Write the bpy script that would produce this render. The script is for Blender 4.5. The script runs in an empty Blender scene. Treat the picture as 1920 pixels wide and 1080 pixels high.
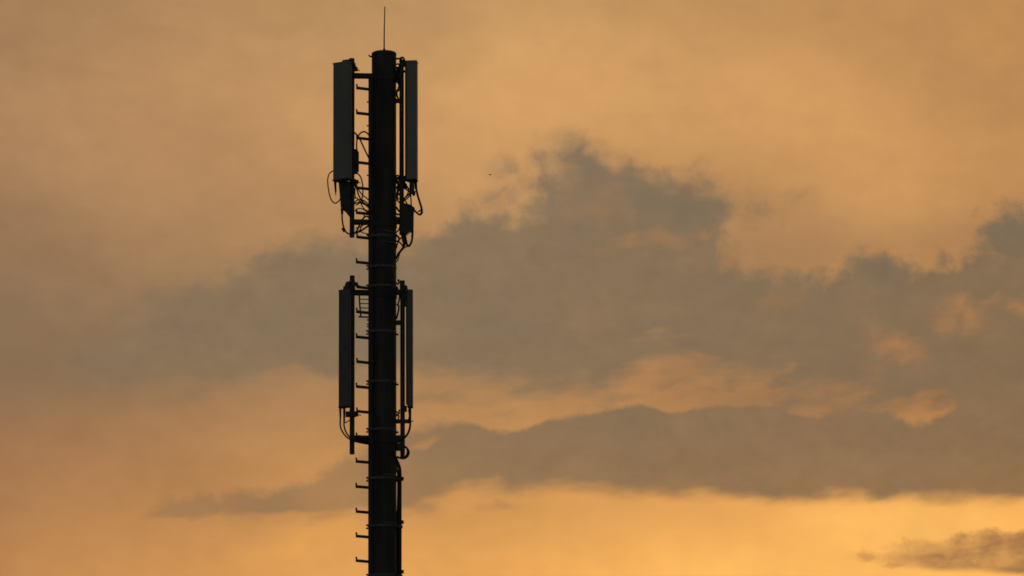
import bpy, bmesh, math, random
from mathutils import Vector, Matrix
random.seed(4)
S = bpy.context.scene
COL = S.collection

# ------------------------------------------------------------------ camera
D, CAMZ, PITCH, FPX = 124.0, 1.6, math.radians(12.0), 13945.0
cd = bpy.data.cameras.new("camera"); cam = bpy.data.objects.new("camera", cd); COL.objects.link(cam)
cam.location = (0, -D, CAMZ); cam.rotation_euler = (math.radians(90) + PITCH, 0, 0)
cd.sensor_width = 36.0; cd.lens = FPX * 36.0 / 1920.0; cd.shift_x = 240.0 / 1920.0
cd.clip_start = 0.5; cd.clip_end = 60000.0
S.camera = cam
S.view_settings.view_transform = 'Standard'; S.view_settings.look = 'None'
S.view_settings.exposure = 0.0; S.view_settings.gamma = 1.0; S.view_settings.use_curve_mapping = False

FW = Vector((0, math.cos(PITCH), math.sin(PITCH))); UP = Vector((0, -math.sin(PITCH), math.cos(PITCH))); RT = Vector((1, 0, 0))
def ray(px, py):
    return FW + RT * ((px - 720.0) / FPX) + UP * ((540.0 - py) / FPX)
def P(px, py, y=0.0):
    """photograph pixel -> world point at depth y (metres; the mast axis is y = 0)"""
    d = ray(px, py); t = (y + D) / d.y
    return Vector((d.x * t, y, CAMZ + d.z * t))
M = 1.0 / 110.0          # metres per photo pixel at the mast

# ------------------------------------------------------------------ sky (world)
SUN_AZ, SUN_EL = math.radians(7.5), math.radians(4.0)      # low, right of the frame, behind the clouds
W = bpy.data.worlds.new("World"); S.world = W; W.use_nodes = True
nt = W.node_tree; nt.nodes.clear()
def lin(c):
    return tuple(((v / 255.0) / 12.92 if v <= 10 else ((v / 255.0 + 0.055) / 1.055) ** 2.4) for v in c)
def node(t, **kw):
    n = nt.nodes.new(t)
    for k, v in kw.items(): setattr(n, k, v)
    return n
def setin(sock, v):
    if hasattr(v, 'is_output') or isinstance(v, bpy.types.NodeSocket): nt.links.new(v, sock)
    else: sock.default_value = v
def mth(op, a, b=0.0, c=None, clamp=False):
    n = node('ShaderNodeMath', operation=op, use_clamp=clamp)
    setin(n.inputs[0], a); setin(n.inputs[1], b)
    if c is not None: setin(n.inputs[2], c)
    return n.outputs[0]
def smooth(v, a, b, lo=0.0, hi=1.0):
    n = node('ShaderNodeMapRange', interpolation_type='SMOOTHSTEP')
    for i, q in enumerate((v, a, b, lo, hi)): setin(n.inputs[i], q)
    return n.outputs[0]
def linmap(v, a, b, lo, hi):
    n = node('ShaderNodeMapRange', interpolation_type='LINEAR')
    for i, q in enumerate((v, a, b, lo, hi)): setin(n.inputs[i], q)
    return n.outputs[0]
def mixc(f, a, b, blend='MIX'):
    n = node('ShaderNodeMix', data_type='RGBA', blend_type=blend)
    setin(n.inputs[0], f); setin(n.inputs[6], a); setin(n.inputs[7], b)
    return n.outputs[2]
def rgb(c):
    return (*lin(c), 1.0)

def azel(px, py):
    d = ray(px, py).normalized()
    return math.degrees(math.atan2(d.x, d.y)), math.degrees(math.asin(d.z))
A0, A1 = -4.0, 6.0         # azimuth window, degrees
E0, E1 = 9.0, 15.0         # elevation window, degrees
def st(px, py):
    a, e = azel(px, py); return (a - A0) / (A1 - A0), (e - E0) / (E1 - E0)
DEGPX = math.degrees(1.0 / FPX)

tc = node('ShaderNodeTexCoord'); sep = node('ShaderNodeSeparateXYZ'); nt.links.new(tc.outputs['Generated'], sep.inputs[0])
X, Y, Z = sep.outputs
AZ = mth('MULTIPLY', mth('ARCTAN2', X, Y), 180 / math.pi)
EL = mth('MULTIPLY', mth('ARCSINE', Z), 180 / math.pi)
def comb(a, b, c=0.0):
    n = node('ShaderNodeCombineXYZ'); setin(n.inputs[0], a); setin(n.inputs[1], b); setin(n.inputs[2], c); return n.outputs[0]
def noise(vec, scale, detail=4.0, rough=0.55, dist=0.0):
    n = node('ShaderNodeTexNoise', noise_dimensions='3D')
    nt.links.new(vec, n.inputs['Vector']); n.inputs['Scale'].default_value = scale
    n.inputs['Detail'].default_value = detail; n.inputs['Roughness'].default_value = rough; n.inputs['Distortion'].default_value = dist
    return n
def warp(az, el, scale, ax, ay, seed, detail=5.0, rough=0.6, sx=1.0):
    nz = noise(comb(mth('MULTIPLY', az, sx), el, seed), scale, detail, rough)
    s = node('ShaderNodeSeparateColor'); nt.links.new(nz.outputs['Color'], s.inputs[0])
    a2 = mth('ADD', az, mth('MULTIPLY', mth('SUBTRACT', s.outputs[0], 0.5), ax * DEGPX))
    e2 = mth('ADD', el, mth('MULTIPLY', mth('SUBTRACT', s.outputs[1], 0.5), ay * DEGPX))
    return a2, e2
az1, el1 = warp(AZ, EL, 2.2, 60, 44, 3.7, 2.0, 0.5)
az2, el2 = warp(az1, el1, 6.5, 52, 46, 9.1, 5.0, 0.54)      # billowing edges
az3, el3 = warp(AZ, EL, 2.0, 70, 26, 21.3, 3.0, 0.5, 0.45)   # smooth, streaky edges
def unit(az, el):
    return linmap(az, A0, A1, 0.0, 1.0), linmap(el, E0, E1, 0.0, 1.0)
sB, tB = unit(az2, el2); sS, tS = unit(az3, el3); s0, t0 = unit(AZ, EL)

def curve(fac, pts):
    n = node('ShaderNodeFloatCurve'); m = n.mapping; m.use_clip = False
    c = m.curves[0]
    while len(c.points) > 2: c.points.remove(c.points[1])
    c.points[0].location = pts[0]; c.points[1].location = pts[-1]
    for p in pts[1:-1]: c.points.new(*p)
    for p in c.points: p.handle_type = 'AUTO_CLAMPED'
    m.update(); nt.links.new(fac, n.inputs['Value']); n.inputs['Factor'].default_value = 1.0
    return n.outputs[0]
def profile(fac, pxs):
    """heights of a cloud edge along the horizon, from (x, y) points"""
    return curve(fac, [(max(0.0, min(1.0, a)), max(0.0, min(1.0, b))) for a, b in (st(x, y) for x, y in pxs)])
def along(fac, pxs, k=1.0):
    return curve(fac, [(max(0.0, min(1.0, st(x, 540)[0])), v * k) for x, v in pxs])
TPX = DEGPX / (E1 - E0)                  # one photo pixel in units of t
def edge(diff, w):                       # diff and w in t units
    return smooth(mth('DIVIDE', diff, w), -1.0, 1.0)
def blob(az, el, x, y, rx, ry, rot, a=1.0, inner=0.0):
    a0, e0 = azel(x, y)
    n = node('ShaderNodeMapping', vector_type='TEXTURE')
    n.inputs['Location'].default_value = (a0, e0, 0); n.inputs['Rotation'].default_value = (0, 0, math.radians(rot))
    n.inputs['Scale'].default_value = (rx * DEGPX, ry * DEGPX, 1)
    nt.links.new(comb(az, el), n.inputs['Vector'])
    l = node('ShaderNodeVectorMath', operation='LENGTH'); nt.links.new(n.outputs[0], l.inputs[0])
    return smooth(l.outputs['Value'], inner, 1.0, a, 0.0)
def lump(az, el, x, y, rx, ry, rot):     # signed distance to a soft ellipse, in photo pixels
    a0, e0 = azel(x, y)
    n = node('ShaderNodeMapping', vector_type='TEXTURE')
    n.inputs['Location'].default_value = (a0, e0, 0); n.inputs['Rotation'].default_value = (0, 0, math.radians(rot))
    n.inputs['Scale'].default_value = (rx * DEGPX, ry * DEGPX, 1)
    nt.links.new(comb(az, el), n.inputs['Vector'])
    l = node('ShaderNodeVectorMath', operation='LENGTH'); nt.links.new(n.outputs[0], l.inputs[0])
    return mth('MULTIPLY', mth('SUBTRACT', 1.0, l.outputs['Value']), min(rx, ry))
def ramp(fac, stops):
    n = node('ShaderNodeValToRGB'); r = n.color_ramp; r.interpolation = 'B_SPLINE' if False else 'EASE'
    r.interpolation = 'LINEAR'
    pts = sorted(((st(720, y)[1], c) for y, c in stops), key=lambda q: q[0])
    while len(r.elements) > 1: r.elements.remove(r.elements[0])
    r.elements[0].position = pts[0][0]; r.elements[0].color = rgb(pts[0][1])
    for p, c in pts[1:]:
        e = r.elements.new(p); e.color = rgb(c)
    nt.links.new(fac, n.inputs[0]); return n.outputs[0]

# the thin lit veil of high cloud behind everything
left = ramp(t0, [(-60, (165, 128, 90)), (80, (168, 129, 91)), (250, (171, 130, 92)), (450, (156, 121, 88)), (580, (141, 114, 86)), (680, (139, 112, 84)), (760, (148, 114, 82)), (880, (163, 118, 80)), (1000, (174, 124, 79)), (1140, (190, 134, 80))])
cent = ramp(t0, [(-60, (192, 147, 96)), (60, (200, 152, 98)), (170, (208, 157, 100)), (300, (203, 152, 97)), (420, (192, 145, 95)), (600, (178, 134, 91)), (740, (184, 136, 88)), (880, (205, 147, 85)), (960, (216, 155, 87)), (1030, (234, 167, 90)), (1140, (250, 178, 93))])
rght = ramp(t0, [(-60, (186, 136, 84)), (60, (190, 139, 86)), (200, (192, 141, 88)), (320, (194, 142, 88)), (420, (188, 137, 86)), (500, (180, 130, 82)), (620, (172, 122, 78)), (760, (178, 124, 76)), (880, (225, 158, 87)), (950, (250, 178, 92)), (1000, (254, 183, 94)), (1140, (255, 188, 97))])
xl, xc, xr = st(-40, 540)[0], st(960, 540)[0], st(1900, 540)[0]
base = mixc(linmap(s0, xl, xc, 0, 1), left, cent)
base = mixc(linmap(s0, xc, xr, 0, 1), base, rght)
for x, y, rx, ry, rot, c, a in [(1600, 265, 330, 190, -25, (216, 160, 98), .8), (1120, 190, 420, 150, -12, (214, 161, 101), .7),
                                (690, 60, 330, 170, 0, (190, 147, 97), .5),
                                (560, 1020, 190, 60, 15, (228, 160, 84), .7), (690, 1000, 120, 70, 0, (226, 160, 86), .5),
                                (300, 640, 420, 180, 12, (140, 113, 84), .25),
                                (1690, 985, 360, 85, 4, (255, 189, 99), .85), (1420, 1070, 480, 70, 0, (255, 188, 96), .7)]:
    base = mixc(blob(az1, el1, x, y, rx, ry, rot, a), base, rgb(c))
# faint streaks and mottling in the veil
v1 = noise(comb(mth('MULTIPLY', AZ, 0.55), mth('ADD', EL, mth('MULTIPLY', AZ, 0.12)), 5.5), 1.1, 5.0, 0.5).outputs['Fac']
v2 = noise(comb(AZ, mth('MULTIPLY', EL, 1.4), 15.5), 4.0, 4.0, 0.55).outputs['Fac']
gain = mth('ADD', linmap(v1, 0.3, 0.7, 0.90, 1.08), linmap(v2, 0.3, 0.7, -0.035, 0.035))
base = mixc(1.0, base, comb(gain, gain, mth('ADD', mth('MULTIPLY', gain, 0.9), 0.1)), 'MULTIPLY')

# --- main cloud bank
A_top = profile(sB, [(-300, 760), (40, 720), (110, 690), (160, 655), (200, 622), (250, 585), (300, 556), (350, 536), (400, 523), (450, 502), (500, 479), (550, 463), (600, 452), (650, 448), (720, 446), (790, 450), (820, 440), (845, 417), (870, 401), (905, 398), (945, 402), (985, 402), (1060, 380), (1200, 390), (1300, 415), (1350, 472), (1380, 496), (1410, 503), (1460, 515), (1510, 520), (1560, 523), (1590, 508), (1618, 493), (1645, 486), (1690, 492), (1716, 510), (1745, 494), (1790, 486), (1830, 478), (1870, 470), (1960, 468), (2300, 470)])
A_bot = profile(sS, [(-300, 700), (40, 700), (120, 704), (200, 722), (300, 730), (400, 722), (460, 712), (550, 702), (650, 706), (740, 690), (800, 694), (900, 706), (1000, 722), (1060, 728), (1110, 722), (1160, 704), (1210, 684), (1260, 670), (1310, 682), (1370, 700), (1440, 716), (1520, 718), (1580, 735), (1640, 752), (1720, 752), (1780, 770), (1815, 830), (1850, 900), (2300, 900)])
wt = along(s0, [(-300, .70), (120, .66), (300, .54), (480, .36), (700, .36), (840, .28), (1000, .34), (1200, .30), (1360, .34), (1600, .24), (2300, .26)], 100)
wb = along(s0, [(-300, 36), (300, 30), (700, 34), (1100, 44), (1300, 46), (1600, 34), (2300, 30)], TPX)
opA = along(s0, [(-300, 0), (20, .40), (120, .74), (220, .88), (350, .92), (500, .96), (800, .97), (2300, 1.0)])
wn = noise(comb(az1, el1, 31.0), 9.0, 6.0, 0.62, 0.6).outputs['Fac']
wm = noise(comb(az1, mth('MULTIPLY', el1, 1.15), 57.0), 5.0, 5.0, 0.56, 0.0).outputs['Fac']
wsn = noise(comb(mth('MULTIPLY', az3, 0.42), mth('ADD', el3, mth('MULTIPLY', az3, -0.10)), 71.0), 6.0, 3.5, 0.5, 0.0).outputs['Fac']   # streaks
wlo = noise(comb(mth('MULTIPLY', az1, 0.7), el1, 83.0), 2.6, 4.0, 0.55, 0.0).outputs['Fac']
azL, elL = warp(az1, el1, 5.0, 48, 44, 12.9, 3.0, 0.5)
dA = mth('DIVIDE', mth('SUBTRACT', A_top, tB), TPX)
for x, y, rx, ry, rot in [(1085, 370, 96, 94, 0), (1062, 322, 56, 46, 8), (1185, 388, 140, 80, -8), (1290, 402, 78, 66, -4), (1330, 420, 34, 74, 0), (1902, 452, 66, 58, 0), (1640, 512, 52, 30, 0)]:
    dA = mth('MAXIMUM', dA, lump(azL, elL, x, y, rx, ry, rot))
rag = along(s0, [(-300, 80), (350, 90), (600, 70), (840, 76), (1000, 92), (1250, 86), (1400, 90), (2300, 100)])
dA = mth('ADD', dA, mth('MULTIPLY', mth('SUBTRACT', wm, 0.5), rag))
ragb = along(s0, [(-300, 60), (500, 90), (760, 110), (1000, 130), (1300, 210), (1700, 170), (2300, 40)], TPX)
mA = mth('MULTIPLY', mth('MULTIPLY', edge(dA, wt), edge(mth('ADD', mth('SUBTRACT', tS, A_bot), mth('MULTIPLY', mth('SUBTRACT', wsn, 0.47), ragb)), wb)), opA)
mA = mth('MULTIPLY', mA, mth('SUBTRACT', 1.0, mth('MULTIPLY', blob(az2, el2, 1042, 330, 60, 56, 20, .55, .1), linmap(wm, .38, .60, 1.0, .1))))
mA = mth('MAXIMUM', mA, mth('MULTIPLY', blob(az3, el3, 1590, 744, 300, 60, 4, .85, .4), linmap(wsn, .38, .58, .45, 1.05)))
mA = mth('MAXIMUM', mA, blob(az3, el3, 1560, 745, 380, 75, 5, .48, .3))
# ragged wisps round the bank's crown
wisp = smooth(wn, 0.40, 0.62)
thin = None
for x, y, rx, ry, rot, a in [(950, 320, 48, 36, 40, .55), (935, 372, 70, 40, 20, .62), (985, 340, 60, 80, 60, .35), (1420, 394, 140, 56, 4, .46), (1480, 374, 60, 34, 0, .36), (1070, 268, 90, 30, -5, .55), (1190, 312, 80, 26, -14, .5), (1400, 440, 120, 90, 0, .12), (330, 560, 180, 40, 28, .35), (430, 490, 110, 22, 25, .3)]:
    q = blob(az2, el2, x, y, rx, ry, rot, a)
    thin = q if thin is None else mth('MAXIMUM', thin, q)
for x, y, rx, ry, rot, a in [(1265, 722, 90, 20, -4, .7), (1330, 742, 90, 14, 6, .5), (850, 742, 150, 22, -2, .45), (960, 770, 120, 12, 8, .3), (1150, 745, 120, 14, 4, .4)]:
    mA = mth('MAXIMUM', mA, mth('MULTIPLY', blob(az2, el2, x, y, rx, ry, rot, a), linmap(wsn, .36, .58, .25, 1.1)))
mW = mth('MULTIPLY', thin, linmap(wisp, 0, 1, 0.60, 1.08))
mA = mth('MAXIMUM', mA, mW)
# faint brown veil over the right-hand notch
veil = None
for x, y, rx, ry, rot, a in [(1500, 470, 300, 90, 0, .30), (1780, 440, 220, 70, 0, .22), (100, 690, 330, 110, 0, .40), (60, 480, 240, 140, 0, .10), (350, 420, 260, 60, 10, .10)]:
    q = blob(az1, el1, x, y, rx, ry, rot, a)
    veil = q if veil is None else mth('MAXIMUM', veil, q)
# --- lower band
B_top = profile(sS, [(-300, 990), (200, 985), (260, 962), (300, 946), (350, 934), (400, 926), (450, 926), (510, 917), (560, 905), (600, 888), (640, 866), (690, 838), (750, 812), (800, 797), (850, 791), (900, 794), (922, 804), (936, 817), (955, 812), (1000, 800), (1050, 783), (1100, 775), (1150, 768), (1210, 762), (1240, 769), (1270, 771), (1300, 765), (1340, 762), (1400, 765), (1460, 763), (1495, 776), (1530, 782), (1560, 772), (1595, 765), (1630, 770), (1660, 780), (1700, 795), (1735, 792), (1770, 774), (1810, 742), (1850, 700), (2300, 690)])
B_bot = profile(sS, [(-300, 960), (260, 966), (350, 966), (450, 964), (560, 962), (640, 966), (720, 958), (780, 950), (815, 932), (860, 914), (910, 911), (1000, 918), (1100, 915), (1150, 916), (1190, 924), (1300, 926), (1400, 934), (1500, 936), (1600, 932), (1660, 938), (1740, 930), (1800, 934), (1920, 936), (2300, 936)])
wBt = along(s0, [(-300, 24), (300, 14), (600, 18), (780, 14), (930, 8), (1300, 6), (1700, 9), (2300, 12)], TPX)
wBb = along(s0, [(-300, 14), (300, 12), (680, 24), (800, 36), (900, 26), (1000, 20), (1400, 18), (2300, 20)], TPX)
opB = along(s0, [(-300, 0), (235, 0), (300, .45), (420, .62), (530, .74), (600, .58), (690, .72), (760, .80), (850, .93), (1000, .98), (2300, 1.0)])
sF, tF = unit(*warp(az3, el3, 11.0, 16, 12, 44.0, 4.0, 0.6))
ragB = along(s0, [(-300, 60), (300, 60), (700, 55), (900, 34), (1300, 26), (1600, 40), (2300, 40)], TPX)
mB = mth('MULTIPLY', mth('MULTIPLY', edge(mth('ADD', mth('SUBTRACT', B_top, tF), mth('MULTIPLY', mth('SUBTRACT', wm, 0.5), ragB)), wBt), edge(mth('ADD', mth('SUBTRACT', tS, B_bot), mth('MULTIPLY', mth('SUBTRACT', wsn, 0.48), along(s0, [(-300, 70), (600, 70), (760, 100), (880, 90), (1000, 50), (1400, 44), (2300, 48)], TPX))), wBb)), opB)
mB = mth('MAXIMUM', mB, blob(az2, el2, 930, 952, 60, 20, 2, .35))
mB = mth('MAXIMUM', mB, blob(az2, el2, 790, 945, 70, 34, -8, .55))
mB = mth('MAXIMUM', mB, blob(az2, el2, 500, 940, 110, 34, 14, .45))
mB = mth('MULTIPLY', mB, mth('SUBTRACT', 1.0, blob(az2, el2, 790, 834, 42, 12, 18, .55)))
# --- ragged scrap low on the right
C_top = profile(sB, [(1560, 1042), (1610, 1036), (1650, 1034), (1675, 1026), (1700, 1014), (1740, 1006), (1785, 1003), (1820, 1002), (1860, 998), (1920, 998), (2300, 1000)])
C_bot = profile(sS, [(1560, 1050), (1610, 1050), (1650, 1056), (1700, 1063), (1760, 1067), (1850, 1068), (1920, 1074), (2300, 1080)])
opC = along(s0, [(1570, 0), (1600, .22), (1650, .40), (1700, .74), (1760, .92), (1850, .98), (2300, 1.0)])
mC = mth('MULTIPLY', mth('MULTIPLY', edge(mth('ADD', mth('SUBTRACT', C_top, tB), mth('MULTIPLY', mth('SUBTRACT', wm, .5), 34 * TPX)), 12 * TPX), edge(mth('SUBTRACT', tS, C_bot), 9 * TPX)), opC)
mC = mth('MULTIPLY', mC, linmap(mth('ADD', mth('MULTIPLY', wm, .35), mth('MULTIPLY', wsn, .65)), .40, .58, .60, 1.08))

# cloud colours: thick, unlit from below, a little warmer low down and to the right
cl = ramp(t0, [(300, (138, 117, 92)), (450, (134, 114, 89)), (620, (134, 114, 88)), (740, (138, 114, 86)), (850, (143, 115, 84)), (920, (150, 117, 82))])
cr = ramp(t0, [(380, (128, 107, 83)), (540, (132, 109, 82)), (700, (135, 109, 80)), (850, (140, 110, 78)), (920, (148, 113, 76))])
ccol = mixc(linmap(s0, st(900, 540)[0], st(1880, 540)[0], 0, 1), cl, cr)
cgain = mth('ADD', linmap(v2, 0.3, 0.7, 0.955, 1.045), linmap(wn, 0.3, 0.7, -0.02, 0.02))
ccol = mixc(smooth(wlo, .50, .68, 0, .26), ccol, rgb((154, 122, 88)))
ccol = mixc(smooth(wlo, .50, .34, 0, .22), ccol, rgb((124, 108, 88)))
for q in ((1240, 372, 150, 52, -8, .55), (1110, 312, 70, 36, -10, .4), (1890, 440, 90, 70, 0, .4), (1660, 510, 90, 40, 0, .35), (990, 380, 40, 40, 0, .3)):
    ccol = mixc(blob(az2, el2, *q), ccol, rgb((121, 108, 89)))
ccol = mixc(1.0, ccol, comb(cgain, cgain, cgain), 'MULTIPLY')
sky = mixc(mth('MULTIPLY', veil, 1.0), base, rgb((140, 112, 84)))
sky = mixc(mA, sky, ccol)
# sunlit breaks in the bank
brk = None
for x, y, rx, ry, rot, a in [(1685, 660, 92, 44, -22, .9), (1640, 620, 70, 30, -30, .35), (1650, 690, 60, 20, 0, .4), (1795, 575, 60, 44, 0, .85), (1828, 600, 44, 52, -15, .9), (1775, 610, 40, 34, 0, .7), (1850, 572, 60, 16, 18, .45), (1912, 577, 50, 26, 8, .9), (1455, 565, 90, 34, 10, .32),
                             (1172, 466, 78, 22, 14, .80), (1240, 452, 120, 22, 10, .45), (1310, 440, 56, 18, 0, .65), (1368, 492, 40, 22, 10, .6), (1265, 700, 100, 46, 5, .45), (1110, 392, 110, 40, 0, .25), (1540, 735, 70, 34, 15, .5), (1500, 715, 60, 20, 0, .3), (1790, 760, 60, 16, 15, .5), (1140, 360, 60, 20, 20, .3)]:
    q = blob(az2, el2, x, y, rx, ry, rot, a)
    brk = q if brk is None else mth('MAXIMUM', brk, q)
brk = mth('MULTIPLY', brk, linmap(mth('ADD', mth('MULTIPLY', wsn, .6), mth('MULTIPLY', wm, .4)), 0.40, 0.57, 0.25, 1.05))
sky = mixc(brk, sky, rgb((172, 123, 80)))
sky = mixc(mB, sky, mixc(linmap(s0, st(300, 540)[0], st(1000, 540)[0], 0, 1), rgb((140, 112, 83)), ccol))
for q in ((1625, 1041, 34, 17, 12, .55), (1684, 1052, 52, 9, 2, .6), (1760, 1054, 110, 12, 0, .75), (1690, 1022, 40, 12, 0, .35)):
    mC = mth('MAXIMUM', mC, blob(az2, el2, *q))
sky = mixc(mC, sky, rgb((168, 120, 75)))

ns = node('ShaderNodeTexSky', sky_type='NISHITA', sun_disc=False, sun_elevation=SUN_EL, sun_rotation=SUN_AZ, altitude=150.0, air_density=1.0, dust_density=3.0, ozone_density=1.0)
bg1 = node('ShaderNodeBackground'); nt.links.new(ns.outputs[0], bg1.inputs['Color']); bg1.inputs['Strength'].default_value = 0.06
bg2 = node('ShaderNodeBackground'); nt.links.new(sky, bg2.inputs['Color']); bg2.inputs['Strength'].default_value = 1.0
gd = Vector((math.sin(SUN_AZ) * math.cos(SUN_EL), math.cos(SUN_AZ) * math.cos(SUN_EL), math.sin(SUN_EL)))
dp = node('ShaderNodeVectorMath', operation='DOT_PRODUCT'); nt.links.new(tc.outputs['Generated'], dp.inputs[0]); dp.inputs[1].default_value = gd
west = smooth(dp.outputs['Value'], 0.35, 0.93)
mx = node('ShaderNodeMixShader'); nt.links.new(west, mx.inputs[0]); nt.links.new(bg1.outputs[0], mx.inputs[1]); nt.links.new(bg2.outputs[0], mx.inputs[2])
wo = node('ShaderNodeOutputWorld'); nt.links.new(mx.outputs[0], wo.inputs['Surface'])

# ------------------------------------------------------------------ sun (veiled by cloud)
sl = bpy.data.lights.new("sun", 'SUN'); so = bpy.data.objects.new("sun", sl); COL.objects.link(so)
sl.energy = 0.5; sl.angle = math.radians(12); sl.color = (1.0, 0.72, 0.45)
so.rotation_euler = (-gd).to_track_quat('-Z', 'Y').to_euler()

# ------------------------------------------------------------------ materials
def mat(name, c, rough=0.7, var=0.25, scale=6.0, metal=0.0, spec=0.3, stretch=(1, 1, 1)):
    m = bpy.data.materials.new(name); m.use_nodes = True; t = m.node_tree
    b = t.nodes['Principled BSDF']
    tcn = t.nodes.new('ShaderNodeTexCoord'); mp = t.nodes.new('ShaderNodeMapping'); mp.inputs['Scale'].default_value = stretch
    nz = t.nodes.new('ShaderNodeTexNoise'); nz.inputs['Scale'].default_value = scale; nz.inputs['Detail'].default_value = 6
    cr_ = t.nodes.new('ShaderNodeValToRGB')
    cr_.color_ramp.elements[0].position = .3; cr_.color_ramp.elements[1].position = .7
    cr_.color_ramp.elements[0].color = (*[v * (1 - var) for v in c], 1); cr_.color_ramp.elements[1].color = (*[min(1, v * (1 + var)) for v in c], 1)
    bp = t.nodes.new('ShaderNodeBump'); bp.inputs['Strength'].default_value = 0.15; bp.inputs['Distance'].default_value = 0.004
    L = t.links.new
    L(tcn.outputs['Object'], mp.inputs[0]); L(mp.outputs[0], nz.inputs['Vector']); L(nz.outputs['Fac'], cr_.inputs[0]); L(cr_.outputs[0], b.inputs['Base Color'])
    L(nz.outputs['Fac'], bp.inputs['Height']); L(bp.outputs[0], b.inputs['Normal'])
    b.inputs['Roughness'].default_value = rough; b.inputs['Metallic'].default_value = metal
    b.inputs['Specular IOR Level'].default_value = spec
    return m
M_POLE = mat('dark_painted_steel', (.100, .080, .066), .7, .45, 7, spec=.25, stretch=(1, 1, .12))
M_RAIL = mat('dull_rail_steel', (.100, .088, .085), .7, .3, 8, spec=.2, stretch=(1, 1, .2))
M_GALV = mat('galvanised_steel', (.105, .092, .085), .65, .3, 14, spec=.25)
M_BAND = mat('band_steel', (.34, .325, .30), .5, .25, 20, metal=.2, spec=.4)
M_PANEL = mat('grey_radome', (.42, .345, .285), .6, .12, 3, spec=.25, stretch=(1, 1, .2))
M_PANELD = mat('dark_grey_radome', (.25, .20, .19), .6, .12, 3, spec=.25, stretch=(1, 1, .2))
M_BACK = mat('radome_back_plate', (.11, .11, .11), .6, .15, 3, spec=.2)
M_BOX = mat('radio_housing', (.110, .095, .085), .65, .25, 10, spec=.25)
M_CABLE = mat('black_cable', (.045, .040, .036), .6, .2, 20, spec=.2)
M_BOLT = mat('zinc_bolt', (.45, .45, .44), .35, .15, 30, metal=.5, spec=.5)
M_GROUND = mat('dark_field', (.045, .055, .028), .95, .5, .08, spec=.1)
M_BIRD = mat('bird_plumage', (.035, .030, .026), .8, .2, 30, spec=.1)

# ------------------------------------------------------------------ mesh helpers
def link(name, bm, m, parent=None, smooth_=True, label=None):
    bmesh.ops.recalc_face_normals(bm, faces=bm.faces[:])
    me = bpy.data.meshes.new(name); bm.to_mesh(me); bm.free(); me.materials.append(m)
    if smooth_:
        me.polygons.foreach_set('use_smooth', [True] * len(me.polygons)); me.set_sharp_from_angle(angle=math.radians(38))
    o = bpy.data.objects.new(name, me); COL.objects.link(o)
    if parent is not None: o.parent = parent
    if label: o['label'] = label
    return o
def box(bm, c, w, d, h, rz=0.0, bev=0.0, seg=3, tilt=0.0, vertical_only=False):
    mtx = Matrix.Translation(c) @ Matrix.Rotation(rz, 4, 'Z') @ Matrix.Rotation(tilt, 4, 'Y') @ Matrix.Diagonal((w, d, h, 1))
    vs = bmesh.ops.create_cube(bm, size=1.0, matrix=mtx)['verts']
    if bev:
        es = list({e for v in vs for e in v.link_edges})
        if vertical_only:
            es = [e for e in es if abs((e.verts[0].co - e.verts[1].co).normalized().z) > .9]
        bmesh.ops.bevel(bm, geom=es, offset=bev, segments=seg, affect='EDGES', profile=0.5)
def cyl(bm, a, b, r, n=16, r2=None):
    a, b = Vector(a), Vector(b); d = b - a
    q = d.to_track_quat('Z', 'Y').to_matrix().to_4x4()
    bmesh.ops.create_cone(bm, cap_ends=True, segments=n, radius1=r, radius2=r if r2 is None else r2, depth=d.length, matrix=Matrix.Translation((a + b) / 2) @ q)
def spline(pts, k=6):
    out = []; n = len(pts)
    for i in range(n - 1):
        p0, p1, p2, p3 = pts[max(i - 1, 0)], pts[i], pts[i + 1], pts[min(i + 2, n - 1)]
        for j in range(k):
            t = j / k
            out.append(0.5 * ((2 * p1) + (p2 - p0) * t + (2 * p0 - 5 * p1 + 4 * p2 - p3) * t * t + (3 * p1 - p0 - 3 * p2 + p3) * t ** 3))
    out.append(pts[-1]); return out
def tube(bm, pts, r, n=8, smoothed=True):
    pts = [Vector(p) for p in pts]
    if smoothed and len(pts) > 2: pts = spline(pts)
    rings = []; ref = Vector((0.13, -0.9, 0.4)).normalized()
    for i, p in enumerate(pts):
        t = (pts[min(i + 1, len(pts) - 1)] - pts[max(i - 1, 0)]).normalized()
        u = (ref - t * ref.dot(t))
        u = u.normalized() if u.length > 1e-4 else t.orthogonal().normalized()
        v = t.cross(u); ref = u
        rr = r(i / (len(pts) - 1)) if callable(r) else r
        rings.append([bm.verts.new(p + (u * math.cos(2 * math.pi * k / n) + v * math.sin(2 * math.pi * k / n)) * rr) for k in range(n)])
    for a, b in zip(rings, rings[1:]):
        for k in range(n): bm.faces.new((a[k], a[(k + 1) % n], b[(k + 1) % n], b[k]))
    bm.faces.new(rings[0]); bm.faces.new(rings[-1])
def lathe(bm, prof, n=48):
    rings = [[bm.verts.new((r * math.cos(2 * math.pi * k / n), r * math.sin(2 * math.pi * k / n), z)) for k in range(n)] for r, z in prof]
    for a, b in zip(rings, rings[1:]):
        for k in range(n): bm.faces.new((a[k], a[(k + 1) % n], b[(k + 1) % n], b[k]))
    bm.faces.new(rings[0]); bm.faces.new(rings[-1])
def prism(bm, outline, y0, y1):
    """outline: photo points, given real depth from y0 to y1"""
    a = [bm.verts.new(P(x, y, y0)) for x, y in outline]; b = [bm.verts.new(P(x, y, y0) + Vector((0, y1 - y0, 0))) for x, y in outline]
    bm.faces.new(a); bm.faces.new(list(reversed(b)))
    for i in range(len(a)): j = (i + 1) % len(a); bm.faces.new((a[i], b[i], b[j], a[j]))
def B(): return bmesh.new()

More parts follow.
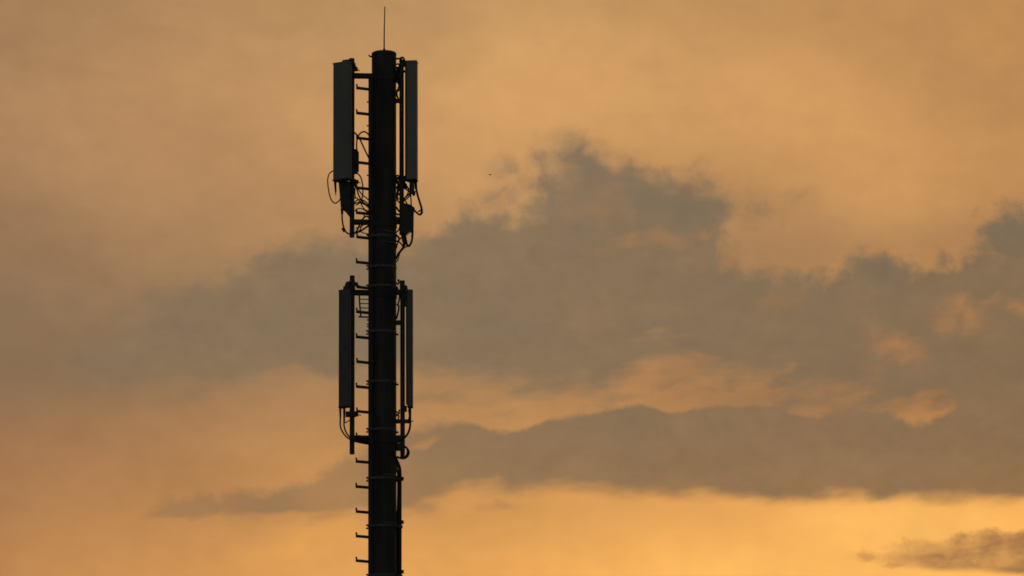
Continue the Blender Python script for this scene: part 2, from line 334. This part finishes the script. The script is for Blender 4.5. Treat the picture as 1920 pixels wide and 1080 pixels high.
# ------------------------------------------------------------------ ground
bm = B(); bmesh.ops.create_circle(bm, cap_ends=True, segments=64, radius=25000)
g = link('ground', bm, M_GROUND, smooth_=False); g['kind'] = 'structure'

# ------------------------------------------------------------------ the mast
mast = bpy.data.objects.new('phone_mast', None); COL.objects.link(mast)
mast['label'] = 'tall dark steel phone mast carrying panel antennas, climbing rungs and looped cables'
mast['category'] = 'phone mast'

R = 23.2 * M
ZTOP = P(720, 95.8, -R * .6).z
bm = B(); lathe(bm, [(R * 1.35, 0.0), (R * 1.35, .04), (R * 1.02, .05), (R, .3), (R, ZTOP - .06)])
pole = link('pole', bm, M_POLE, mast)
bm = B(); lathe(bm, [(R * 1.0, ZTOP - .058), (R * 1.012, ZTOP - .05), (R * 1.012, ZTOP - .012), (R * .97, ZTOP - .002), (R * .90, ZTOP + .006), (R * .4, ZTOP + .016), (.02, ZTOP + .018)])
link('top_cap', bm, M_POLE, pole)
bm = B(); tube(bm, [P(699, 106, -.05), P(695, 106, -.06), P(692.5, 104.5, -.07), P(691.3, 102.5, -.07)], lambda t: (2.1 - 1.2 * t) * M)
link('lifting_lug', bm, M_GALV, pole)
# lightning rod, very slightly bent
bm = B(); tube(bm, [P(720.3, 95, 0), P(720.4, 70, 0), P(720.9, 40, 0), P(721.5, 12.5, 0)], lambda t: (1.35 - .45 * t) * M, 10)
cyl(bm, P(720.3, 95.5, 0), P(720.3, 91.5, 0), 2.2 * M)
link('lightning_rod', bm, M_GALV, mast)
# climbing rail bolted to the pole's left front
ANG = math.radians(27); DIRL = Vector((-math.cos(ANG), -math.sin(ANG), 0)); PERP = Vector((math.sin(ANG), -math.cos(ANG), 0))
zr0, zr1 = 3.0, P(694, 147.5, DIRL.y * .27).z
bm = B()
rail_c = DIRL * (R + .042)
box(bm, rail_c + Vector((0, 0, (zr0 + zr1) / 2)), .07, .065, zr1 - zr0, ANG, .008, 2)
box(bm, DIRL * (R + .004) + Vector((0, 0, (zr0 + zr1) / 2)), .016, .03, zr1 - zr0, ANG)
link('climbing_rail', bm, M_RAIL, pole)
# step rungs
rung_y = DIRL.y * (R + .28)
zr = [P(668.5, 167.5 + 46.68 * i, rung_y).z for i in range(20)]
def rung_mesh():
    bm = B(); r0 = R + .06; r1 = (720 - 668.4) * M / math.cos(ANG)
    c = DIRL * ((r0 + r1) / 2)
    box(bm, c + Vector((0, 0, .022)), r1 - r0, .05, .044, ANG, .008, 2)
    tube(bm, [DIRL * (r1 - .010) + Vector((0, 0, .012)), DIRL * (r1 - .008) + Vector((0, 0, .050)), DIRL * (r1 - .001) + Vector((0, 0, .088))], lambda t: .016 - .002 * t, 8)
    return bm
first = link('step_rung', rung_mesh(), M_GALV, mast); first.location.z = zr[0]
for z in zr[1:]:
    o = first.copy(); COL.objects.link(o); o.parent = mast; o.location.z = z + random.uniform(-.005, .005); o.rotation_euler = (random.uniform(-.004, .004), 0, random.uniform(-.03, .03))

# clamp bands: a strap round the pole and rail, with a pair of bolts
def hull(pts):
    pts = sorted(set(pts)); cr2 = lambda o, a, b: (a[0] - o[0]) * (b[1] - o[1]) - (a[1] - o[1]) * (b[0] - o[0])
    lo, up = [], []
    for p in pts:
        while len(lo) > 1 and cr2(lo[-2], lo[-1], p) <= 0: lo.pop()
        lo.append(p)
    for p in reversed(pts):
        while len(up) > 1 and cr2(up[-2], up[-1], p) <= 0: up.pop()
        up.append(p)
    return lo[:-1] + up[:-1]
CABX = (751 - 720) * M
def strap(bm, h, z, wide=False, t=.006):
    pts = [((R + t) * math.cos(a * math.pi / 32), (R + t) * math.sin(a * math.pi / 32)) for a in range(64)]
    e = DIRL * (R + .078 + t)
    for s in (-1, 1): q = e + PERP * (.033 * s); pts.append((q.x, q.y))
    if wide:
        pts += [(CABX + .028 + t * math.cos(a * math.pi / 8), .03 * math.sin(a * math.pi / 8) - .02) for a in range(-4, 5)]
    o = hull(pts)
    a = [bm.verts.new((x, y, z - h / 2)) for x, y in o]; b = [bm.verts.new((x, y, z + h / 2)) for x, y in o]
    for i in range(len(o)): j = (i + 1) % len(o); bm.faces.new((a[i], a[j], b[j], b[i]))
    bmesh.ops.solidify(bm, geom=bm.faces[:], thickness=.004)
for py, wide in [(440, False), (497.5, False), (534, False), (619.5, False), (713.5, False), (803, False), (895, True), (984, True), (1077, True)]:
    z = P(720, py, -R).z
    bm = B(); strap(bm, .045, z, wide)
    bd = link('clamp_band', bm, M_BAND, mast)
    for dz in (.026, -.030):
        bm = B(); b0 = DIRL * (R + .07) + PERP * .0 + Vector((0, 0, z + dz - .02))
        cyl(bm, b0, b0 + DIRL * .055, .011, 10); cyl(bm, b0 + DIRL * .034, b0 + DIRL * .050, .017, 6)
        link('bolt', bm, M_GALV, bd)
    if not wide and py > 500:
        bm = B(); q = Vector((R * .98, -.03, z - .035)); cyl(bm, q, q + Vector((.04, -.005, 0)), .016, 8); link('bolt', bm, M_GALV, bd)
    if wide:
        bm = B(); q = P(752, py + 1.5 if py < 900 else py - 6, -.03); box(bm, q + Vector((.02, 0, -.01)), .055, .06, .06, 0, .012); link('clamp_ear', bm, M_GALV, bd)
# narrow strapping on the right half of the pole (cable ties)
for py, tilt in [(433, -.10), (444, -.16), (453, -.03), (889, -.02), (979, -.03)]:
    z = P(728, py, -R).z
    bm = B()
    pts = [Vector(((R + .007) * math.cos(a), (R + .007) * math.sin(a), z + tilt * .3 * (math.cos(a) - .4))) for a in [math.radians(d) for d in range(-95, 6, 8)]]
    tube(bm, pts, .008, 6, False)
    link('strap', bm, M_BAND, pole)

# ------------------------------------------------------------------ antennas
def panel(x0, x1, ytop, ybot, depth_y, w, d, rz, m, name_label, flange=True):
    """a radome: bevelled long box (w across its face, d deep), end caps, back channel"""
    cx = (x0 + x1) / 2
    top = P(cx, ytop, depth_y); bot = P(cx, ybot, depth_y)
    c = Vector((top.x, depth_y, (top.z + bot.z) / 2)); h = top.z - bot.z
    bm = B(); box(bm, c, w, d, h - .03, rz, min(w, d) * .22, 4, vertical_only=True)
    o = link('panel_antenna', bm, m, mast, label=name_label)
    for s in (1, -1):
        bm = B(); box(bm, c + Vector((0, 0, s * (h / 2 - .008))), w * 1.02, d * 1.04, .03, rz, .012, 2)
        link('end_cap', bm, M_BACK if s < 0 else m, o)
    bm = B(); rot = Matrix.Rotation(rz, 3, 'Z')
    box(bm, c + rot @ Vector((0, d / 2 + .008, 0)), w * .72, .03, h - .10, rz, .006, 2)
    link('back_channel', bm, M_BACK, o)
    return o, c, h, rot
def pipe(x0, x1, ytop, ybot, dy, parent):
    bm = B(); cx = (x0 + x1) / 2; a = P(cx, ybot, dy); b = P(cx, ytop, dy); b.x = a.x
    cyl(bm, a, b, (x1 - x0) / 2 * M, 20)
    return link('mounting_pipe', bm, M_GALV, parent)
def arm(x0, x1, y0, y1, dy0, dy1, depth=.09):
    bm = B(); h = (y1 - y0) * M * 1.0
    a = P(x0, (y0 + y1) / 2, dy0); b = P(x1, (y0 + y1) / 2, dy1); b.z = a.z
    d = b - a; rz = math.atan2(d.y, d.x)
    box(bm, (a + b) / 2, d.length, depth, h, rz, .01, 2)
    return link('support_arm', bm, M_GALV, mast)

RZL = math.radians(-34)     # faces turned to the left of the viewer
UL, cUL, hUL, rUL = panel(622.8, 662, 118.2, 338.5, -.24, .315, .155, RZL, M_PANEL, 'upper left pale grey panel antenna, the widest')
pUL = pipe(655.4, 664.6, 110.3, 445, -.10, UL)
LL, cLL, hLL, rLL = panel(634.3, 659.2, 544, 764, -.22, .205, .105, RZL, M_PANELD, 'lower left dark grey panel antenna')
pLL = pipe(655.4, 664.8, 517, 851.5, -.10, LL)
RZR = math.radians(83)      # faces turned to the right
UR, cUR, hUR, rUR = panel(760.8, 784.4, 116, 339, -.10, .20, .185, RZR, M_PANEL, 'upper right pale grey panel antenna, seen edge-on')
pUR = pipe(748.7, 757.5, 112, 440, -.06, UR)
LR, cLR, hLR, rLR = panel(763.0, 775.2, 544.5, 764, -.10, .13, .092, RZR, M_PANELD, 'lower right slim dark panel antenna')
pLR = pipe(750.4, 759.3, 527, 858, -.06, LR)
# pole-to-pipe arms
arm(660, 712, 137.3, 146.8, -.10, -.06); arm(660, 712, 411.5, 421.0, -.10, -.06)
arm(660, 712, 543.6, 553.5, -.10, -.06); arm(660, 712, 816.5, 828.5, -.10, -.06)
arm(730, 753, 139, 149, -.03, -.06); arm(730, 753, 408, 421, -.03, -.06)
arm(730, 754, 544, 553, -.03, -.06); arm(730, 754, 817, 830, -.03, -.06)
arm(730, 754, 601, 610, -.03, -.06, .05); arm(730, 754, 786.5, 794.5, -.03, -.06, .05)
arm(730, 753, 185.5, 194, -.03, -.06, .05); arm(730, 753, 332, 338, -.03, -.06, .05)
# collars that hold the arms to the pole
for py in (142, 417, 549, 823):
    bm = B(); z = P(720, py, -R).z
    n = 48; lathe(bm, [(R + .001, z - .055), (R + .012, z - .055), (R + .012, z + .055), (R + .001, z + .055)], n)
    link('arm_collar', bm, M_POLE, mast)
# tilt brackets and clamps
def bracket(parent, *boxes, outlines=(), m=None):
    bm = B()
    for x0, x1, y0, y1, dy, dd in boxes:
        c = P((x0 + x1) / 2, (y0 + y1) / 2, dy); box(bm, c, (x1 - x0) * M, dd, (y1 - y0) * M / .98, 0, .006, 2)
    for pts, ya, yb in outlines: prism(bm, pts, ya, yb)
    return link('tilt_bracket', bm, m or M_GALV, parent)
bracket(UL, (655, 663.6, 110.3, 122, -.18, .14), (662, 667, 119, 127, -.14, .08), (664, 671, 126.5, 133.5, -.12, .05),
        outlines=[([(641.3, 114.6), (642.2, 112.6), (655, 110.8), (663.4, 110.0), (663.4, 120), (641.3, 124)], -.30, -.16)], m=M_BACK)
bm = B(); tube(bm, [P(663, 114, -.12), P(665.5, 121, -.13), P(668, 126, -.12), P(671, 131, -.12), P(675, 132.5, -.12)], .008); link('bracket_bolt', bm, M_GALV, UL)
bracket(UL, (660, 668, 336.5, 342.5, -.12, .1), (664, 672.5, 337.5, 344.5, -.12, .05), (664, 668, 343, 349, -.12, .04))
bm = B(); cyl(bm, P(671, 341.3, -.12), P(676, 342.8, -.12), .008, 8); link('bracket_bolt', bm, M_GALV, UL)
bracket(LL, (650, 670.5, 530.5, 535.5, -.12, .1), (653, 666, 528, 545, -.12, .13), (665, 671.5, 529.5, 536.5, -.12, .05),
        outlines=[([(644, 544), (646, 536), (649, 528.2), (655, 528), (657, 544)], -.24, -.12)])
bm = B(); tube(bm, [P(670, 533, -.12), P(674, 536, -.12), P(679, 537.5, -.12)], .008); link('bracket_bolt', bm, M_GALV, LL)
bm = B(); cyl(bm, P(644.5, 543, -.2), P(645.5, 537, -.2), .014, 8); link('bracket_bolt', bm, M_GALV, LL)
bracket(LL, (648, 668, 772, 781.5, -.12, .1), (664, 671.8, 773.5, 780.5, -.12, .06))
bm = B(); cyl(bm, P(671, 777.5, -.12), P(676.8, 778.8, -.12), .009, 8); link('bracket_bolt', bm, M_GALV, LL)
for bx in ((752, 762, 116, 125, -.08, .08), (752, 762, 132, 136, -.08, .05), (752, 763, 330, 340, -.08, .07)): bracket(UR, bx)
bracket(LR, (749.5, 758.8, 526.5, 547, -.06, .1), (757, 761, 535, 575, -.07, .06), (758, 763, 540, 544, -.09, .05),
        outlines=[([(759, 535), (761, 534.5), (765, 543), (765, 547), (761.5, 545)], -.10, -.06)])
bracket(LR, (757, 763, 761, 772, -.08, .06)); bracket(LR, (757, 770, 786.5, 793.5, -.08, .06))
bm = B(); cyl(bm, P(769, 790, -.08), P(775.2, 789.8, -.08), .009, 8); link('bracket_bolt', bm, M_GALV, LR)

# ------------------------------------------------------------------ radio units under the upper antennas
bm = B(); prism(bm, [(634.8, 340), (657, 340), (657.5, 402), (655.5, 404), (651.5, 399), (648.5, 395), (644.5, 391.5), (642.5, 393), (639.3, 392), (638, 376), (636.5, 360)], -.20, -.06)
ru = link('radio_unit', bm, M_BOX, mast, smooth_=False)
for x, y in ((646.8, 353.6), (652.6, 354.2)):
    bm = B(); q = P(x, y, -.205); cyl(bm, q, q + Vector((0, -.015, -.004)), .010, 10); link('bolt', bm, M_BOLT, ru)
bm = B(); cyl(bm, P(641, 391, -.12), P(641.6, 401, -.12), 2.4 * M, 10); link('connector', bm, M_BOX, ru)
bm = B(); cyl(bm, P(628.3, 339, -.2), P(629.4, 360, -.2), 2.6 * M, 10, 1.7 * M); cyl(bm, P(629.4, 360, -.2), P(629.6, 367, -.2), 1.3 * M, 8, .6 * M)
link('connector', bm, M_CABLE, UL)
bm = B(); prism(bm, [(664, 279), (669.5, 279.5), (671.5, 283.5), (673, 285.5), (673, 320), (670, 322.5), (664, 325)], -.12, -.02)
link('junction_box', bm, M_BOX, mast, smooth_=False)

bm = B(); prism(bm, [(750, 384), (757, 380), (761, 381.5), (770, 383.5), (773, 386), (777.5, 389.5), (778, 394), (776, 397.5), (775.6, 428), (774, 432), (769, 433.5), (766, 436), (763.5, 439), (762, 436.5), (757.5, 437), (751, 436)], -.16, -.02)
rr = link('radio_unit', bm, M_BOX, mast, smooth_=False)
for x, y in ((761.2, 393.0), (763.2, 388.0)):
    bm = B(); q = P(x, y, -.165); cyl(bm, q, q + Vector((0, -.015, -.004)), .008, 10); link('bolt', bm, M_BOLT if y > 390 else M_BAND, rr)
bm = B(); cyl(bm, P(773.6, 431, -.09), P(773.0, 444, -.09), 2.2 * M, 10); link('connector', bm, M_BOX, rr)
bm = B(); prism(bm, [(751, 436), (759, 436), (760, 446), (759, 455), (757, 458), (754, 452)], -.09, -.03); link('cable_gland', bm, M_BOX, rr, smooth_=False)
bm = B(); box(bm, P(772.2, 351.5, -.10), 9.5 * M, .08, 25 * M, 0, .01); link('connector', bm, M_BACK, UR)
bm = B(); cyl(bm, P(779.5, 340, -.1), P(780, 354, -.1), 2.6 * M, 10); link('connector', bm, M_CABLE, UR)
bm = B(); cyl(bm, P(637.8, 763, -.25), P(638.2, 784, -.25), 2.3 * M, 10, 1.6 * M); link('connector', bm, M_CABLE, LL)
bm = B(); cyl(bm, P(645.5, 763, -.2), P(645.3, 791, -.2), 2.5 * M, 10, 1.7 * M); link('connector', bm, M_CABLE, LL)
bm = B(); cyl(bm, P(768.4, 763, -.1), P(769.2, 786, -.1), 2.9 * M, 10, 2.0 * M); link('connector', bm, M_CABLE, LR)

# ------------------------------------------------------------------ cables, each one its own run
def cable(r, *pts, dy=-.10):
    bm = B(); tube(bm, [P(p[0], p[1], p[2] if len(p) > 2 else dy) for p in pts], r * 1.18 * M, 8)
    return link('cable', bm, M_CABLE, mast)
# upper left
cable(1.0, (625, 320.5), (620.5, 322.5), (616.5, 328), (614.4, 337), (615.2, 350), (618, 366), (622, 376), (627.5, 380.8), (633, 379), (638.5, 372.5), dy=-.2)
cable(1.3, (663, 247.5), (669, 252.5), (674, 259.5), (679, 270), (685, 283), (691, 295), (697, 306), (701, 316, -.23), (703, 330, -.235), dy=-.17)
cable(1.2, (670, 286), (668.6, 275), (669.2, 264), (671.5, 256), (676, 249.5), (681.5, 247), (687, 248.5), (692, 254), (695, 262, -.2), (698, 285, -.23), (700, 320, -.235), dy=-.15)
cable(1.1, (666, 325.5), (671, 326), (675.5, 331), (678.8, 340), (680.3, 352), (680.2, 363), (678.3, 373), (673, 381.5), (667, 384.5))
cable(1.2, (668.5, 344), (669, 353), (671.5, 363), (675.5, 372), (681, 379), (688, 384.5), (695, 389, -.16))
cable(1.1, (664, 380), (668, 376.5), (673.5, 374.2), (680, 375), (686, 379), (691.5, 384.5), (696, 392, -.16))
cable(1.1, (664, 382.5), (670, 380), (676, 379.5), (684, 383.5), (690, 388), (696, 396, -.16))
cable(1.7, (676, 380), (682, 381.5), (688, 385.5), (694, 391, -.16))
cable(1.3, (641.3, 399), (641.6, 411), (643.2, 422), (646.5, 431), (651, 437), (658, 439.3))
cable(2.3, (641.6, 428), (643.8, 430.5), (646, 434.5))
cable(1.0, (682.5, 401), (682.8, 405), (683, 409))
cable(1.3, (693, 410, -.16), (690, 406.5), (686.5, 405.8), (682, 408.5), (678.5, 413), (674, 422), (670, 431), (665, 437.5))
cable(1.0, (678.5, 414), (677.5, 424), (675, 431), (670, 435), (664, 438.5))
cable(1.5, (694, 421.5, -.16), (687, 426), (678, 432), (671, 435.5), (663, 437))
cable(.8, (673, 432), (677.5, 435), (682, 437), (688, 438), (693, 440.5, -.16))
cable(.9, (667.5, 345), (666, 352), (665.5, 360), (666.5, 371))
# upper right
cable(1.5, (742, 110.2), (746, 110), (750, 109.6), (754, 107.6), (757, 109.5), (758.5, 115), (759, 122), dy=-.08)
cable(1.3, (751, 120), (750.5, 114), (752.5, 109.5), (756, 108.5), (759.5, 114.5), (763, 120), dy=-.05)
cable(1.3, (743, 121.5), (746, 119.5), (748.6, 122.5), (749.2, 128), (747.5, 133), dy=-.08)
cable(2.3, (745.5, 125), (746, 132), (747.5, 141), (746.8, 150), (748, 158), dy=-.05)
cable(2.6, (744, 132), (745.8, 140), (745, 148), (744, 155), dy=-.09)
cable(1.5, (749, 155), (747.5, 164), (744.5, 171), (744.2, 178), (747, 186), dy=-.08)
cable(1.2, (745, 171.5), (748, 169.5), (751, 166), dy=-.07)
cable(1.4, (742, 330), (746, 329), (749.5, 332), (749, 338), (746, 342), (743, 341), dy=-.08)
cable(2.4, (743, 338), (747, 346), (747.5, 353), (751, 358), dy=-.05)
cable(1.9, (744, 349), (746, 356), (745, 364), (744.5, 370), (747, 374), dy=-.09)
cable(1.5, (757, 338), (761, 347), (764, 352), (767.5, 355), dy=-.08)
cable(2.2, (755, 345), (758, 350), (762, 352), (760, 345), dy=-.05)
cable(1.2, (756.5, 352), (762, 355.5), (766, 358.5), (768.5, 361.5), (766, 365), (761, 369.5), (756, 374), dy=-.08)
cable(1.3, (755, 379), (760, 374.5), (766, 369.5), (770, 364), (771, 358), dy=-.1)
cable(1.1, (770.2, 362), (770.4, 372), (771.2, 385), dy=-.1)
cable(1.4, (774, 362), (775.5, 366.5), (777.3, 363.5), (777.4, 358), dy=-.1)
cable(1.8, (780, 352), (783, 366), (787, 379), (790, 389), (791.2, 397), (790, 401.5), dy=-.1)
cable(1.5, (790.4, 396), (788.5, 402.5), (784, 401), (780, 397.5), (776, 393), dy=-.1)
cable(1.2, (784, 397.5), (787, 395), (790.6, 393), dy=-.1)
cable(1.6, (743, 388), (746, 393), (748.5, 396), (751, 397), dy=-.06)
cable(1.5, (743, 400), (746, 402.5), (750, 401), dy=-.06)
cable(1.7, (773, 440), (772.6, 449), (770, 457), (766.5, 461.5), (763.5, 459), (761.5, 452), (760, 443), (759.5, 436), dy=-.09)
cable(1.5, (768.2, 459), (765, 461.5), (761.5, 461), dy=-.1)
cable(1.0, (766, 461.5), (760, 463.5), (755, 468), (750.5, 473.5), (747.5, 481), (746, 487.5), (743, 491), dy=-.09)
cable(1.4, (757, 455), (755.5, 463), (751, 470), (746.5, 476), (743, 486), dy=-.07)
cable(1.2, (759.5, 452), (759.5, 458), (757, 463.5), (753, 467), dy=-.06)
cable(1.2, (742.5, 452.5), (747, 453), (751, 456), (754.5, 460.5), (755.5, 466), dy=-.06)
cable(1.6, (743, 441), (746.5, 444), (748.5, 448.5), (746, 452.5), dy=-.07)
for pts in ([(669, 349), (673, 357), (680, 366), (688, 372), (695, 380, -.16)], [(665, 396), (672, 391), (680, 392), (688, 397), (695, 401, -.16)], [(663, 372), (668, 371), (674, 377), (679, 386), (684, 393), (694, 397, -.16)], [(667, 428), (676, 425), (684, 420), (694, 414, -.16)]):
    cable(1.0, *pts)
for pts in ([(745, 358), (749, 366), (755, 371), (761, 378), (764, 384)], [(757, 343), (763, 349), (766, 357), (763, 366), (758, 372)], [(743, 374), (748, 379), (753, 383), (758, 386)], [(756, 434), (754, 444), (749, 449), (745, 458), (743, 466)], [(744, 406), (747, 412), (750, 420), (748, 430), (743, 436)]):
    cable(1.15, *pts, dy=-.07)
# lower left
cable(1.25, (638.2, 782), (637.9, 795), (639.5, 804), (644, 812.5), (650, 819.5), (657, 824), (667, 828), (680, 831), (693, 833, -.17), dy=-.19)
cable(1.25, (645.3, 788), (645, 797), (647, 806), (651, 814), (656, 820), (664, 826.5), (676, 828.5), (692, 830, -.17), dy=-.17)
cable(.45, (645, 792), (649, 791.5), (652, 789), (655, 787.8), dy=-.14)
cable(.45, (646, 793), (650, 792.5), (653.5, 789.5), (656, 790), dy=-.14)
# lower right
cable(1.3, (743, 530), (746, 533), (748, 529), (746.5, 525.5), (749, 525), dy=-.07)
cable(1.3, (744, 537), (746.5, 545), (749, 555), (747.5, 566), (745, 572), dy=-.05)
cable(1.5, (744, 571), (747.5, 573), (747.5, 580), (745.5, 590), (743.5, 598), dy=-.07)
cable(1.2, (759, 538), (761.5, 536), (763, 541), (762, 549), (760, 560), dy=-.08)
cable(1.2, (743, 771), (746, 774), (749, 770.5), (747.5, 768), dy=-.07)
cable(1.2, (743.5, 780), (747, 778), (749, 773.5), dy=-.06)
cable(1.2, (743, 776), (746, 778.5), (748, 782), (746, 785.5), dy=-.08)
cable(1.7, (769.2, 784), (769.2, 796), (767.5, 806), (764, 814), (758.5, 820.5), (750, 826), dy=-.1)
cable(1.1, (766, 768), (767.5, 778), (766.2, 786), (762, 790), dy=-.09)
cable(1.7, (757, 838), (762, 839.5), (765.5, 844.5), (766.5, 849.5), (764.5, 855), (759.5, 859), (752.5, 859.2), (744, 856.5), dy=-.08)
cable(1.2, (755, 836.5), (760.5, 837.5), (763.5, 844), (763.5, 850), (760, 856.5), dy=-.06)
bm = B(); box(bm, P(748, 838, -.05), 10 * M, .09, 14 * M, 0, .01); link('junction_box', bm, M_BOX, mast)
# feeder cables dropping down the right of the pole
def feeder(x, dy, top, r, lean=0.0):
    bm = B(); end = P(x - lean, 1085, dy); k = 751.7 - x
    pts = [P(*top), P(743.5 - k * .4, 860, dy + .01), P(x - 3.4, 869 + k * 1.5, dy), P(x - .8, 878 + k * 1.5, dy), P(x, 892, dy), P(x, 925, dy), P(x - lean * .6, 965, dy), P(x - lean, 1005, dy), end, Vector((end.x, dy, 10.0)), Vector((end.x, dy, .5))]
    tube(bm, pts, r * M, 10); link('cable', bm, M_CABLE, mast)
feeder(751.0, -.02, (737, 846, -.17), 2.2); feeder(746.5, .03, (735, 849, -.12), 2.1, 1.8); feeder(749.4, -.065, (735, 850, -.19), 2.0, 1.2)
# little cable ladder beside the pole
bm = B()
tube(bm, [P(673.5, 552, -.13), P(674.6, 572, -.13), P(676.2, 590, -.13), P(677, 594, -.13)], 1.5 * M, 8)
for y in (561, 569, 577.2): tube(bm, [P(675, y, -.13), P(697, y + .6, -.14)], .95 * M, 8, False)
tube(bm, [P(672, 594, -.13), P(696, 594.8, -.14)], 1.5 * M, 8, False); tube(bm, [P(675, 585, -.13), P(696, 586, -.14)], 2.2 * M, 8, False)
link('cable_ladder', bm, M_GALV, mast)
# small bolts along the rail
for y in (191.5, 236, 329, 600, 608, 612.5):
    bm = B(); q = P(691, y, DIRL.y * .3); cyl(bm, q, q + DIRL * .03, .012, 8); link('bolt', bm, M_GALV, pole)

# ------------------------------------------------------------------ the speck of a bird far beyond the mast
BY = 1000.0
bird = bpy.data.objects.new('bird', None); COL.objects.link(bird); bird.location = P(918.4, 327.6, BY)
bird['label'] = 'tiny dark bird far away in the orange sky beside the cloud'; bird['category'] = 'bird'
bm = B(); tube(bm, [(-.17, 0, -.01), (-.11, 0, .01), (0, 0, .0), (.12, 0, .0), (.2, 0, .03), (.26, 0, .02)], lambda t: .012 + .06 * math.sin(math.pi * min(1, max(0, t))) ** .8, 10)
link('body', bm, M_BIRD, bird)
for s in (-1, 1):
    bm = B()
    up = [(.10, 0, .04), (.06, s * .14, .10), (-.02, s * .30, .08), (-.10, s * .40, .03), (-.08, s * .28, .06), (-.08, s * .12, .07), (-.06, 0, .03)]
    a = [bm.verts.new((x, y * .6, z)) for x, y, z in up]; b = [bm.verts.new((x, y * .6, z - .02)) for x, y, z in up]
    bm.faces.new(a); bm.faces.new(list(reversed(b)))
    for i in range(len(a)): j = (i + 1) % len(a); bm.faces.new((a[i], a[j], b[j], b[i]))
    link('wing', bm, M_BIRD, bird, smooth_=False)
bird.rotation_euler = (0, 0, math.radians(25))

S.cycles.max_bounces = 6; S.cycles.filter_width = 1.7
